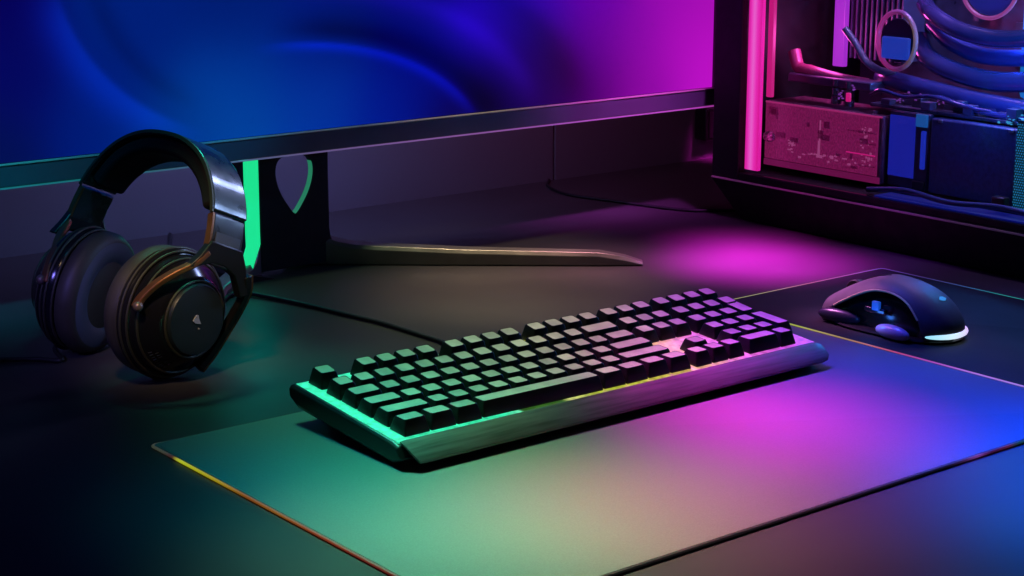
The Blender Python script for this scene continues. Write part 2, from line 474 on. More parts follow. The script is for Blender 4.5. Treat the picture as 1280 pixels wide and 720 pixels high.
# lit plate under the keys
G1, G2 = (.035, .80, .42), (.03, .70, .36)
plate_stops = [(0, G1), (.235, G2), (.262, (.16, .9, .5)), (.268, (.03, .10, .012)), (.36, (.035, .12, .012)), (.375, (.62, .62, .20)), (.43, (.35, .42, .03)), (.55, (.48, .47, .04)),
               (.66, (.62, .40, .10)), (.72, (.80, .36, .28)), (.80, (.80, .16, .62)), (.90, (.62, .08, .60)), (1, (.55, .10, .80))]
M['plate'] = mat('lit_plate', (.25, .25, .25), .5)
ramp_emit(M['plate'], plate_stops, 'X', (0, KW), 1.0, noise=(170, .35))
bm = bmesh.new(); add_box(bm, .0035, KW - .0035, .0172, .1525, .0150, .0172)
obj('light_plate', bm, M['plate'], kb, bevel=.0004)

# keycaps: dark sides, pale top whose glow stands in for coloured light on it
M['keyside'] = mat('keycap_side', (.012, .013, .013), .42, noise=(90, .2))
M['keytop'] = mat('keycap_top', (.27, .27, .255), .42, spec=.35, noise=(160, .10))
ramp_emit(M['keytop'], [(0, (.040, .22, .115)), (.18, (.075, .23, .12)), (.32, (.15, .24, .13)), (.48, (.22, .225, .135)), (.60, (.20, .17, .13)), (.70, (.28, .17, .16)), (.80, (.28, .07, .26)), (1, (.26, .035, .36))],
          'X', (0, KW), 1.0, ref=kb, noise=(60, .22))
U = .01866
UY = .0207
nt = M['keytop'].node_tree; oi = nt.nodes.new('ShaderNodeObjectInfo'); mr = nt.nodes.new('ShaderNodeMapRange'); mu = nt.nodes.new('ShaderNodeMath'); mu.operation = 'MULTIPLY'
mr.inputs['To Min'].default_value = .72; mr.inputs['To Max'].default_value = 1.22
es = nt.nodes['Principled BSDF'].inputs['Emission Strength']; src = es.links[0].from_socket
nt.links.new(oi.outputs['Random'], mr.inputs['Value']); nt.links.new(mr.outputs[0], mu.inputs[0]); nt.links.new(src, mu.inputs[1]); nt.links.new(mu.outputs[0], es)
cache = {}
def rrect(hx, hy, r, z, cx=0, cy=0, seg=3):
    out = []
    for sx_, sy_, a0 in ((1, 1, 0), (-1, 1, PI / 2), (-1, -1, PI), (1, -1, 1.5 * PI)):
        for k in range(seg + 1):
            a = a0 + PI / 2 * k / seg
            out.append(Vector((cx + sx_ * (hx - r) + r * math.cos(a), cy + sy_ * (hy - r) + r * math.sin(a), z)))
    return out
def key_mesh(wu, hu, row):
    key = (wu, hu, row)
    if key in cache: return cache[key]
    H_ = (.0108, .0098, .0096, .0100, .0112, .0122)[row]
    tilt = (.06, .02, -.02, -.05, -.09, -.11)[row]
    bx, by = wu * U / 2 - .00055, hu * UY / 2 - .00055
    tx, ty = bx - .0023, by - .0036
    yo = .0006
    bm = bmesh.new()
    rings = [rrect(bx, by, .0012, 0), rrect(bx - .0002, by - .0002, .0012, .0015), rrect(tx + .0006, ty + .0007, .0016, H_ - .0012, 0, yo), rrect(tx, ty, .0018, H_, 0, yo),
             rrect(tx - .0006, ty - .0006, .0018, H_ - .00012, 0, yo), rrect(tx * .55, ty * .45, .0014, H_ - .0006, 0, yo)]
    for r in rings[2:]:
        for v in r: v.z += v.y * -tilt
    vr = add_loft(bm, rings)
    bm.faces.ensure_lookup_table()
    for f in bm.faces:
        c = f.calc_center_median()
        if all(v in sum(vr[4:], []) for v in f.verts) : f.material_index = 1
    bmesh.ops.recalc_face_normals(bm, faces=bm.faces[:])
    me = bpy.data.meshes.new('key'); bm.to_mesh(me); bm.free()
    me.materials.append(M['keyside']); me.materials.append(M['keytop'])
    finish(me, 40)
    cache[key] = me
    return me
rows = [  # row: list of (x in units, width, height)
    [(0, 1.25, 1), (1.25, 1.25, 1), (2.5, 1.25, 1), (3.75, 6.25, 1), (10, 1.25, 1), (11.25, 1.25, 1), (12.5, 1.25, 1), (13.75, 1.25, 1), (15.25, 1, 1), (16.25, 1, 1), (17.25, 1, 1), (18.5, 2, 1), (20.5, 1, 1)],
    [(0, 2.25, 1)] + [(2.25 + i, 1, 1) for i in range(10)] + [(12.25, 2.75, 1), (16.25, 1, 1), (18.5, 1, 1), (19.5, 1, 1), (20.5, 1, 1), (21.5, 1, 2)],
    [(0, 1.75, 1)] + [(1.75 + i, 1, 1) for i in range(11)] + [(12.75, 2.25, 1), (18.5, 1, 1), (19.5, 1, 1), (20.5, 1, 1)],
    [(0, 1.5, 1)] + [(1.5 + i, 1, 1) for i in range(12)] + [(13.5, 1.5, 1), (15.25, 1, 1), (16.25, 1, 1), (17.25, 1, 1), (18.5, 1, 1), (19.5, 1, 1), (20.5, 1, 1), (21.5, 1, 2)],
    [(i, 1, 1) for i in range(13)] + [(13, 2, 1), (15.25, 1, 1), (16.25, 1, 1), (17.25, 1, 1), (18.5, 1, 1), (19.5, 1, 1), (20.5, 1, 1), (21.5, 1, 1)],
    [(0, 1, 1)] + [(2 + i, 1, 1) for i in range(4)] + [(6.5 + i, 1, 1) for i in range(4)] + [(11 + i, 1, 1) for i in range(4)] + [(15.25 + i, 1, 1) for i in range(3)] + [(18.5 + i, 1, 1) for i in range(4)],
]
KX0, KY0, KZ = .0108, .0195, .0182
klist = []
for r, row in enumerate(rows):
    for (ux, wu, hu) in row:
        x = KX0 + (ux + wu / 2) * U
        y = KY0 + (r + (.20 if r == 5 else 0) + hu / 2) * UY
        klist.append((x, y, wu, hu, r))
far = sorted(range(len(klist)), key=lambda i: -(klist[i][0] * .62 + klist[i][1] * .78))
rest = set(far[:len(klist) - 99])
bmr = bmesh.new()
for i, (x, y, wu, hu, r) in enumerate(klist):
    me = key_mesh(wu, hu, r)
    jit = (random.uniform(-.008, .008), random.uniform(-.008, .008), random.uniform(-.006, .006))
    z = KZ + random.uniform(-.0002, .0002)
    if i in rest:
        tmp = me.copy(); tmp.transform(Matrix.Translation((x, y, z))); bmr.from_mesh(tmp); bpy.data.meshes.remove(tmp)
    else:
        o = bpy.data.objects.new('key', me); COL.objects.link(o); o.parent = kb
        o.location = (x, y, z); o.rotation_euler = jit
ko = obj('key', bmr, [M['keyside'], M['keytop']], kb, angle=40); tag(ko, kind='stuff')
# switch stems glimpsed in the gaps: small lit diffusers on the plate
bm = bmesh.new()
for (x, y, wu, hu, r) in klist:
    add_box(bm, x - .004, x + .004, y - .004, y + .004, .0170, .0192)
obj('switch_row', bm, M['plate'], kb)
# cable of the keyboard
kinv = (Matrix.Translation(kb.location) @ Matrix.Rotation(math.radians(4.6), 4, 'X')).inverted()
cp = [(.905, 1.100, .022), (.9, 1.125, .017), (.897, 1.18, .0045), (.8965, 1.247, .0026), (.893, 1.31, .0026), (.8856, 1.354, .0026), (.874, 1.42, .0026), (.8544, 1.4914, .0026), (.838, 1.497, .0026), (.812, 1.475, .0026), (.790, 1.490, .0026), (.795, 1.53, .0026), (.83, 1.60, .0026), (.88, 1.70, .0026), (.93, 1.795, .0026)]
tube('cable', [kinv @ p for p in catmull(cp, 10)], .0023, M['rubber'], kb, 8)

# ------------------------------------------------------------------ mouse
mo = empty('computer_mouse', (1.2455, 1.008, .0036), (0, 0, math.radians(4)))
mo.scale = (1.07, 1.07, 1.07)
tag(mo, 'black sculpted computer mouse with a white lit tail on the small mat', 'computer mouse')
M['mshell'] = mat('mouse_shell', (.125, .115, .122), .50, noise=(120, .10), spec=.35)
M['mdark'] = mat('mouse_inner', (.010, .010, .013), .22)
def mshape(s):
    """half width and height of the mouse along its length, tail s=0 to nose s=1"""
    y = -.064 + .130 * s
    wl = .0335 * (max(0, 1 - (abs(s - .38) / .62) ** 3.2)) ** .5 if s > .38 else .0335 * (max(0, 1 - (abs(.38 - s) / .385) ** 2.6)) ** .5
    if s > .6: wl = max(wl, .0225 * (1 - max(0, (s - .93) / .08) ** 2 * .5))
    h = .0415 * math.sin(PI * min(1, (s * .62 + .155))) ** 1.1 if s > .55 else .0415 * (1 - ((.55 - s) / .56) ** 2.3) ** .62
    if s > .55:
        k = (s - .55) / .45
        h = .0415 - .0275 * k ** 1.45
    return y, max(wl, .004), max(h, .004)
NS, NP = 40, 28
bm = bmesh.new()
rings = []
for i in range(NS + 1):
    s = i / NS
    y, wl, h = mshape(s)
    # lower edge of the left flank lifts into an arch
    arch = 0
    if .14 < s < 1: arch = max(0, math.sin(PI * ((s - .14) / .86) ** .62)) ** .75
    phi0 = PI - arch * .86 - .02        # left base at PI
    r_ = []
    for k in range(NP + 1):
        ph = phi0 * (1 - k / NP)
        cs, sn = math.cos(ph), math.sin(ph)
        n = 2.5
        x = math.copysign(abs(cs) ** (2 / n), cs) * wl
        z = abs(sn) ** (2 / n) * h
        x += .004 * (z / .042)
        r_.append(Vector((x, y, .0022 + z)))
    rings.append(r_)
add_loft(bm, rings, closed=False, cap=False)
sh_o = obj('shell', bm, M['mshell'], mo, angle=50)
sd = sh_o.modifiers.new('solid', 'SOLIDIFY'); sd.thickness = .0022; sd.offset = -1
bv = sh_o.modifiers.new('bev', 'BEVEL'); bv.width = .0007; bv.segments = 2; bv.limit_method = 'ANGLE'; bv.angle_limit = math.radians(50)
# edge highlight along the arch: put in as a slim pale tube
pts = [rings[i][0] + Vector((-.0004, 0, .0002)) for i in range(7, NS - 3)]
tube('arch_highlight', catmull(pts[::3], 4), .0008, mat('arch_highlight', (.8, .74, .42), .35), mo, 8)
# inner body
bm = bmesh.new(); rings_b = []
for i in range(25):
    s = .03 + .94 * i / 24
    y, wl, h = mshape(s)
    wl = wl * .80; h = h * .86
    r_ = []
    for k in range(24):
        ph = 2 * PI * k / 24
        cs, sn = math.cos(ph), math.sin(ph)
        x = math.copysign(abs(cs) ** .75, cs) * wl
        z = (abs(sn) ** .8 * h) if sn >= 0 else 0
        if cs < 0 and sn > 0: x *= .86 + .14 * abs(math.sin(s * 5))
        r_.append(Vector((x + .003, y, .001 + z)))
    rings_b.append(r_)
add_loft(bm, rings_b)
obj('inner_body', bm, M['mdark'], mo, angle=50)
# base plate
bm = bmesh.new()
def base_ring(z, k):
    L_ = [Vector((-mshape(i / 24)[1] * k, mshape(i / 24)[0] * k, z)) for i in range(25)]
    R_ = [Vector((mshape(i / 24)[1] * k, mshape(i / 24)[0] * k, z)) for i in range(24, -1, -1)]
    return L_ + R_
add_loft(bm, [base_ring(0, .97), base_ring(.0014, 1.0), base_ring(.0026, .98)])
obj('base', bm, M['black'], mo)
# thumb rest at the rear left, a polished lobe
def lobe(name, c, r, m, parent, rot=0):
    bm = bmesh.new(); bmesh.ops.create_uvsphere(bm, u_segments=28, v_segments=16, radius=1)
    R = Matrix.Rotation(rot, 4, 'Z')
    for v in bm.verts:
        q = R @ Vector((v.co.x * r[0], v.co.y * r[1], v.co.z * r[2])); v.co = Vector(c) + q
        v.co.z = max(v.co.z, .0008)
    return obj(name, bm, m, parent, angle=60)
M['lilac_sheen'] = mat('lilac_reflection', (.55, .48, .70), .28, coat=.5)  # lilac base colour holds the purple reflection on the lobe
lobe('thumb_rest', (-.0315, -.021, .0052), (.0062, .0185, .0064), M['lilac_sheen'], mo, math.radians(-8))
lobe('side_grip', (-.0235, .040, .0065), (.0060, .021, .0065), mat('side_grip', (.03, .028, .06), .3), mo, math.radians(4))
# thumb buttons and the lit square
bm = bmesh.new(); add_box(bm, -.0275, -.0225, -.010, .012, .0165, .0215)
obj('side_button', bm, M['mdark'], mo, bevel=.0015)
bm = bmesh.new(); add_box(bm, -.0285, -.0250, -.004, .0035, .0195, .0275)
obj('side_light', bm, mat('blue_light', (.02, .05, .2), .4, emit=s2l((22, 80, 195)), estr=.75), mo, bevel=.001)
# tail light: runs round the back of the base
bm = bmesh.new()
pts = []
for i in range(15):
    a = PI + .52 + (i / 14) * PI * .80
    pts.append((math.cos(a) * .0308 + .001, -.031 + math.sin(a) * .0325, .0056))
m = mat('tail_light', (.6, .7, .8), .4)
ramp_emit(m, [(0, s2l((120, 225, 245))), (.35, s2l((215, 245, 255))), (.7, s2l((225, 200, 250))), (1, s2l((225, 150, 240)))], 'X', (-.032, .034), 1.0)
add_tube(bm, catmull(pts, 3), lambda u: .0026 * (1 - abs(2 * u - 1) ** 4) ** .5 + .0003, 10, flat=.85)
obj('tail_light', bm, m, mo, angle=60)
# wheel and the split between the buttons
bm = bmesh.new()
add_lathe_x(bm, [(-.0035, .004), (-.0035, .0085), (-.0025, .0095), (.0025, .0095), (.0035, .0085), (.0035, .004)], 28, c=(.0042, .043, .0245))
obj('scroll_wheel', bm, M['matte'], mo)
# groove between the two main buttons
gp = []
for i in range(22, NS - 1):
    r_ = rings[i]; gp.append(max(r_, key=lambda v: v.z - abs(v.x - .004) * .2) + Vector((0, 0, .0001)))
tube('button_split', catmull(gp[::2], 3), .00055, M['matte'], mo, 6)
# small blue emblem on the hump
bm = bmesh.new()
em = [(-.0046, .0004), (-.0015, .0026), (.0020, .0022), (.0048, .0), (.0016, -.0018), (-.0018, -.0016)]
def on_shell(x, y):
    s = (y + .064) / .130
    _, wl, h = mshape(s)
    return .0022 + (1 - abs((x - .004) / wl) ** 2.5) ** (1 / 2.5) * h + .0007
base_y = -.043
vs_t = [bm.verts.new((x + .006, base_y + y * .9, on_shell(x + .006, base_y + y * .9))) for x, y in em]
vs_b = [bm.verts.new((v.co.x, v.co.y, v.co.z - .0012)) for v in vs_t]
bm.faces.new(vs_t); bm.faces.new(vs_b[::-1])
for k in range(len(em)): bm.faces.new((vs_t[k], vs_t[(k + 1) % 6], vs_b[(k + 1) % 6], vs_b[k]))
obj('emblem', bm, mat('emblem', (.1, .3, .5), .4, emit=s2l((60, 150, 215)), estr=.6), mo)

# ------------------------------------------------------------------ headphones
LEAN = math.radians(24)
hp = empty('headphones', (.652, 1.335, .0))
tag(hp, 'black over ear headphones with copper coloured yokes standing on the desk before the monitor', 'headphones')
hx_ = math.atan2(-.985, .15)
HB = Matrix.Translation((.0, .0, .0560)) @ Matrix.Rotation(hx_, 4, 'Z') @ Matrix.Rotation(-LEAN, 4, 'X')
HX = HB
def hobj(name, bm, m, parent=None, bevel=0, angle=40):
    for v in bm.verts: v.co = HX @ v.co
    return obj(name, bm, m, parent or hp, bevel, angle=angle)
M['band'] = mat('band_shell', (.030, .034, .045), .30, noise=(55, .5), coat=.25)
M['bandpad'] = mat('band_padding', (.013, .010, .014), .75, bump=(700, .4, .0006))
M['copper'] = mat('copper_trim', (.30, .12, .05), .42, metal=.55, noise=(60, .15))
M['olive'] = mat('leatherette', (.060, .055, .040), .5, noise=(40, .15), bump=(420, .25, .0005))
M['bluelit_face'] = mat('cushion_face', (.10, .11, .16), .6, bump=(420, .25, .0005))  # bluish base carries the blue light on the cushion face
M['ridge'] = mat('ridge_metal', (.085, .080, .055), .5, metal=.4)
M['disc'] = mat('disc_cap', (.022, .032, .038), .38, noise=(50, .08))
BW = .0975
CO = .009     # the cups sit this much further out than their profiles
def arc_pts(t0, t1, n, off=0):
    P_, N_ = [], []
    for i in range(n + 1):
        t = t0 + (t1 - t0) * i / n
        c, s = math.cos(t), math.sin(t)
        e = .88
        x = math.copysign(abs(c) ** e, c) * BW; z = .042 + abs(s) ** e * .100
        nn = Vector((c / BW, 0, s / .100)).normalized()
        P_.append(Vector((x, 0, z)) + nn * off); N_.append(nn)
    return P_, N_
SIDE = Vector((0, 1, 0))
P_, N_ = arc_pts(.42, PI - .42, 48, -.001)
bm = bmesh.new(); add_sweep_rect(bm, P_, N_, .037, .0045, SIDE)
band = hobj('headband', bm, M['band'], bevel=.0014)
P_, N_ = arc_pts(.40, PI - .40, 48, .0002)
bm = bmesh.new(); add_sweep_rect(bm, [p - SIDE * .0188 for p in P_], N_, .0016, .0030, SIDE)
hobj('band_piping', bm, M['ridge'], band)
P_, N_ = arc_pts(.50, PI - .50, 40, -.0155)
bm = bmesh.new()
add_sweep_rect(bm, P_, N_, lambda u: .030 + .004 * math.sin(PI * u), .0143, SIDE)
pd = hobj('headband_pad', bm, M['bandpad'], bevel=.0055)
for o in (pd,): o.modifiers[0].segments = 4
for sgn in (1, -1):
    HX = HB
    t0, t1 = (.02, .40) if sgn > 0 else (PI - .02, PI - .40)
    P_, N_ = arc_pts(t0, t1, 12, -.0035)
    bm = bmesh.new(); add_sweep_rect(bm, P_, N_, .033, .0065, SIDE)
    sl = hobj('slider', bm, M['band'], bevel=.0012)
    bm = bmesh.new(); add_sweep_rect(bm, [p - SIDE * .0170 for p in P_], N_, .0022, .0062, SIDE)
    hobj('trim', bm, M['copper'], sl)
    P2, N2 = arc_pts(.15 if sgn > 0 else PI - .15, .25 if sgn > 0 else PI - .25, 3, .0032)
    bm = bmesh.new(); add_sweep_rect(bm, P2, N2, .026, .0008, SIDE)
    hobj('badge', bm, mat('badge_plate', (.20, .24, .32), .22, metal=.4), sl)
    # yoke: shoulder plate and two arms round the cup
    X = BW * sgn
    bm = bmesh.new()
    outl = [(-.0165, .064), (.0165, .064), (.025, .052), (.0370, .031), (.0300, .027), (.017, .042), (.003, .0470), (-.011, .0465), (-.026, .0385), (-.030, .039), (-.023, .050)]
    a_ = [bm.verts.new((X - sgn * .004, y, z)) for y, z in outl]
    b_ = [bm.verts.new((X + sgn * .004, y, z)) for y, z in outl]
    for v_ in a_ + b_: v_.co.x -= sgn * max(0, .052 - v_.co.z) * .12
    bm.faces.new(a_); bm.faces.new(b_[::-1])
    for k in range(len(outl)): bm.faces.new((a_[k], a_[(k + 1) % len(outl)], b_[(k + 1) % len(outl)], b_[k]))
    yk = hobj('yoke', bm, M['black'], bevel=.0012)
    arm = catmull([(X, -.0175, .0560), (X - sgn * .001, -.0260, .0440), (X - sgn * .006, -.0370, .0330), (X - sgn * .013, -.0460, .0200), (X - sgn * .020, -.0510, .0060), (X - sgn * .023, -.0520, -.004)], 6)
    if sgn < 0:
        for p_ in arm: p_.x += .021 * min(1, max(0, (.056 - p_.z) / .03))
    nrm = []
    for i in range(len(arm)):
        t = arm[min(i + 1, len(arm) - 1)] - arm[max(i - 1, 0)]
        nrm.append(Vector((0, t.z, -t.y)).normalized() * -1)
    bm = bmesh.new(); add_sweep_rect(bm, arm, nrm, .0085, .0050, Vector((1, 0, 0)))
    hobj('yoke_arm', bm, M['copper'], yk, bevel=.0012)
    arm = catmull([(X, .0270, .0440), (X - sgn * .004, .0340, .0310), (X - sgn * .014, .0385, .0140), (X - sgn * .023, .0395, -.004), (X - sgn * .027, .0370, -.0200), (X - sgn * .028, .0300, -.0360)], 6)
    if sgn < 0:
        for p_ in arm: p_.x += .021 * min(1, max(0, (.056 - p_.z) / .03))
    nrm = []
    for i in range(len(arm)):
        t = arm[min(i + 1, len(arm) - 1)] - arm[max(i - 1, 0)]
        nrm.append(Vector((0, -t.z, t.y)).normalized())
    bm = bmesh.new(); add_sweep_rect(bm, arm, nrm, .0085, .0070, Vector((1, 0, 0)))
    ya = hobj('yoke_arm', bm, M['black'], yk, bevel=.0012)
    bm = bmesh.new(); add_sweep_rect(bm, [p + n_ * .0068 for p, n_ in zip(arm, nrm)], nrm, .0075, .0016, Vector((1, 0, 0)))
    hobj('trim', bm, M['copper'], ya)
    bm = bmesh.new(); bmesh.ops.create_uvsphere(bm, u_segments=16, v_segments=10, radius=.0042)
    for v in bm.verts: v.co = v.co + Vector((X - sgn * (.018 if sgn > 0 else .040), -.0515, -.003))
    hobj('pivot', bm, mat('pivot_screw', (.35, .24, .2), .35, metal=.5), yk)
    # ear cup, swivelled in its yoke
    cx_ = sgn * (.048 + CO)
    sw_ = math.radians(6) if sgn > 0 else math.radians(24)
    HX = HB @ Matrix.Translation((cx_ - (0 if sgn > 0 else .016), 0, 0)) @ Matrix.Rotation(sw_ if sgn < 0 else -sw_ * -1, 4, 'Z') @ Matrix.Translation((-cx_, 0, 0))
    bm = bmesh.new()
    add_lathe_x(bm, [(.040, .030), (.040, .0485), (.0425, .0505), (.050, .0510), (.0525, .0490), (.0535, .0470), (.0590, .0460), (.0610, .0430), (.0640, .0400), (.0720, .0335), (.0740, .0310)], 56, sx=sgn, off=CO, rs=1.06)
    cup = hobj('ear_cup', bm, M['gloss'])
    bm = bmesh.new()
    add_lathe_x(bm, [(.0725, .0290), (.0760, .0285), (.0785, .0270), (.0790, .0240), (.0783, .0100), (.0780, .0005)], 48, sx=sgn, off=CO, rs=1.06)
    hobj('cap', bm, M['disc'], cup)
    bm = bmesh.new()
    add_tube(bm, [Vector((sgn * (.0752 + CO), 1.06 * .0296 * math.cos(a * PI / 24), 1.06 * .0296 * math.sin(a * PI / 24))) for a in range(48)], .0012, 8, closed=True)
    hobj('ring', bm, M['ridge'], cup)
    for xr, rr in ((.0412, .0500), (.0475, .0513), (.0530, .0492), (.0600, .0446)):
        bm = bmesh.new()
        add_tube(bm, [Vector((sgn * (xr + CO), 1.06 * rr * math.cos(a * PI / 28), 1.06 * rr * math.sin(a * PI / 28))) for a in range(56)], .0011, 8, closed=True)
        hobj('ridge', bm, M['ridge'], cup)
    bm = bmesh.new()
    add_lathe_x(bm, [(.0395, .046), (.0390, .0492), (.0345, .0510), (.0290, .0506), (.0240, .0480), (.0215, .0440)], 56, sx=sgn, off=CO, rs=1.06)
    cu = hobj('ear_cushion', bm, M['olive'])
    bm = bmesh.new()
    add_lathe_x(bm, [(.0216, .0441), (.0200, .0400), (.0198, .0340), (.0212, .0280), (.0250, .0245), (.0320, .0235)], 56, sx=sgn, off=CO, rs=1.06)
    hobj('cushion_face', bm, M['bluelit_face'], cu)
    bm = bmesh.new()
    add_lathe_x(bm, [(.0330, .0285), (.0322, .0236), (.0318, .001)], 40, sx=sgn, off=CO, rs=1.06)
    hobj('driver_cloth', bm, M['matte'], cu)
    if sgn > 0:
        # pale mark on the cap and the faint printing below it
        bm = bmesh.new()
        for pts_ in ([(-.0052, -.0022), (-.0016, .0010), (.0006, .0040), (.0026, .0036), (.0044, -.0016), (.0010, -.0030)], [(-.0060, -.0062), (-.0036, -.0056), (-.0040, -.0068)]):
            t_ = [bm.verts.new((.0790 + CO, -y, z)) for y, z in pts_]; u_ = [bm.verts.new((.0774 + CO, -y, z)) for y, z in pts_]
            bm.faces.new(t_); bm.faces.new(u_[::-1]); n = len(pts_)
            for k in range(n): bm.faces.new((t_[k], t_[(k + 1) % n], u_[(k + 1) % n], u_[k]))
        hobj('mark', bm, mat('pale_mark', (.5, .52, .55), .4), cup)
        bm = bmesh.new()
        for k in range(9):
            a = -PI / 2 - .62 + k * .062 + random.uniform(-.01, .01)
            for q in range(2):
                if random.random() < .15: continue
                r0 = .0372 + q * .0030; r1 = r0 + .0019
                x0 = .0640 + (.0400 - r0) * (.008 / .0065); x1 = .0640 + (.0400 - r1) * (.008 / .0065)
                d = .020
                vv = [bm.verts.new((xx + CO + .0008, 1.06 * rr * math.cos(aa), 1.06 * rr * math.sin(aa))) for xx, rr, aa in ((x0, r0, a), (x0, r0, a + d), (x1, r1, a + d), (x1, r1, a))]
                f = bm.faces.new(vv)
                bmesh.ops.extrude_face_region(bm, geom=[f])
        hobj('printing', bm, mat('faint_print', (.30, .32, .36), .5), cup)
HX = HB
# headphone cable
far_p = HB @ Vector((-.06, -.010, -.045))
cb = [tuple(far_p), (far_p.x - .005, far_p.y + .01, .008), (-.045, .045, .0028), (-.060, .062, .0026), (-.095, .085, .0026), (-.15, .100, .0026), (-.25, .10, .0026)]
tube('cable', catmull(cb, 8), .0022, M['rubber'], hp, 8)

# ------------------------------------------------------------------ computer case
pc = empty('computer_case', (1.62, 1.24, 0))
tag(pc, 'black computer tower with a glass side panel and pink and blue lit parts inside', 'computer case')
PX, PY = 1.62, 1.24
def pbox(name, b, m, parent=None, bevel=0):
    return box(name, (b[0] - PX, b[1] - PX, b[2] - PY, b[3] - PY, b[4], b[5]), m, parent or pc, bevel)
bm = bmesh.new()
add_loft(bm, [[Vector((x - PX, y - PY, z)) for x, y in ((x0, y0), (x1, y0), (x1, y1), (x0, y1))] for z, x0, x1, y0, y1 in
              ((.001, 1.509, 1.730, .985, 1.459), (.004, 1.508, 1.731, .984, 1.461), (.046, 1.4985, 1.742, .975, 1.499), (.050, 1.4985, 1.742, .975, 1.499))])
obj('base', bm, M['matte'], pc, bevel=.001)
bm = bmesh.new()
for b in ((1.4985, 1.742, 1.4565, 1.499, .0503, .50), (1.4985, 1.742, .975, 1.000, .0503, .50), (1.4985, 1.742, 1.0003, 1.4562, .47, .50), (1.715, 1.742, 1.0003, 1.4562, .0503, .4697), (1.5000, 1.7148, 1.0003, 1.4562, .0503, .0585)):
    add_box(bm, b[0] - PX, b[1] - PX, b[2] - PY, b[3] - PY, b[4], b[5])
obj('frame', bm, M['matte'], pc, bevel=.0012)
pbox('base_highlight', (1.4970, 1.4988, .976, 1.4985, .0478, .0496), M['trim'])  # pale strip stands in for light caught on the base's bevel
# glass: thin pane, mostly clear with fresnel reflection
g = bpy.data.materials.new('case_glass'); g.use_nodes = True
N = g.node_tree.nodes; L = g.node_tree.links; N.clear()
out = N.new('ShaderNodeOutputMaterial'); mx = N.new('ShaderNodeMixShader'); tr = N.new('ShaderNodeBsdfTransparent'); gl = N.new('ShaderNodeBsdfGlossy'); fr = N.new('ShaderNodeFresnel')
tr.inputs[0].default_value = (.86, .87, .90, 1); gl.inputs['Roughness'].default_value = .04; fr.inputs[0].default_value = 1.12
L.new(fr.outputs[0], mx.inputs[0]); L.new(tr.outputs[0], mx.inputs[1]); L.new(gl.outputs[0], mx.inputs[2]); L.new(mx.outputs[0], out.inputs[0])
pbox('glass_panel', (1.5008, 1.5038, 1.0006, 1.4560, .0590, .4690), g)

E_ = lambda name, c, s=1, base=(.03, .03, .03), rough=.4: mat(name, base, rough, emit=s2l(c), estr=s)
M['pink'] = E_('pink_led', (255, 45, 185), 1.1)
M['pink2'] = E_('pink_led_soft', (225, 28, 130), .9)
M['violet'] = E_('violet_led', (178, 45, 215), 1.0)
m = mat('pink_tube', (.3, .05, .2), .4)
ramp_emit(m, [(0, s2l((236, 20, 150))), (.3, s2l((255, 52, 190))), (.55, s2l((255, 105, 214))), (.8, s2l((255, 52, 190))), (1, s2l((225, 18, 145)))], 'Y', (1.4318 - PY, 1.4530 - PY), 1.05)
pbox('light_strip', (1.506, 1.512, 1.4318, 1.4530, .0625, .466), m, bevel=.001)
pbox('light_strip', (1.512, 1.518, 1.4200, 1.4275, .150, .466), M['pink2'], bevel=.001)
pbox('light_strip', (1.612, 1.620, 1.4000, 1.4165, .180, .466), M['violet'], bevel=.001)
# motherboard tray
M['board'] = mat('circuit_board', (.035, .03, .06), .5, noise=(60, .5))
tray = pbox('motherboard', (1.690, 1.694, 1.03, 1.44, .062, .46), M['board'])
random.seed(21)
M['chips'] = mat('chips', (.05, .05, .08), .35, noise=(40, .4))
for k in range(40):
    y = random.uniform(1.08, 1.42); z = random.uniform(.075, .40)
    a, b, d = random.uniform(.003, .014), random.uniform(.003, .020), random.uniform(.003, .018)
    pbox('chip', (1.6895 - d, 1.6898, y - a, y + a, z - b, z + b), M['chips'], tray)
# heatsink block at upper left and brackets
M['purpdark'] = mat('purple_grey', (.07, .05, .10), .4, noise=(40, .3))
hs = empty('heatsink', (0, 0, 0), parent=pc)
bm = bmesh.new()
for k in range(11):
    y = 1.325 + k * .0075
    add_box(bm, 1.625 - PX, 1.665 - PX, y - PY, y + .0022 - PY, .190, .40)
o_hs = obj('fins', bm, M['purpdark'], hs)
pbox('bracket', (1.545, 1.570, 1.30, 1.425, .166, .176), M['purpdark'], bevel=.002)
tube('pipe', [(a - PX, b - PY, c) for a, b, c in catmull([(1.56, 1.43, .200), (1.558, 1.42, .182), (1.556, 1.40, .179), (1.556, 1.37, .175), (1.56, 1.345, .172), (1.58, 1.335, .168)], 6)], .0075, mat('pipe_dark_pink', (.20, .05, .10), .3), pc, 12)
for y, z in ((1.352, .160), (1.333, .159)):
    bm = bmesh.new()
    for q in range(3):
        zz = z - .013 + q * .010
        add_tube(bm, [(1.548 - PX, y - PY, zz), (1.548 - PX, y - PY, zz + .008)], .0062 - .0007 * q, 14)
    obj('fitting', bm, mat('fitting_metal', (.22, .16, .22), .25, metal=.8), pc)
pbox('led_dot', (1.5405, 1.5440, 1.326, 1.332, .152, .162), M['pink2'], bevel=.001)

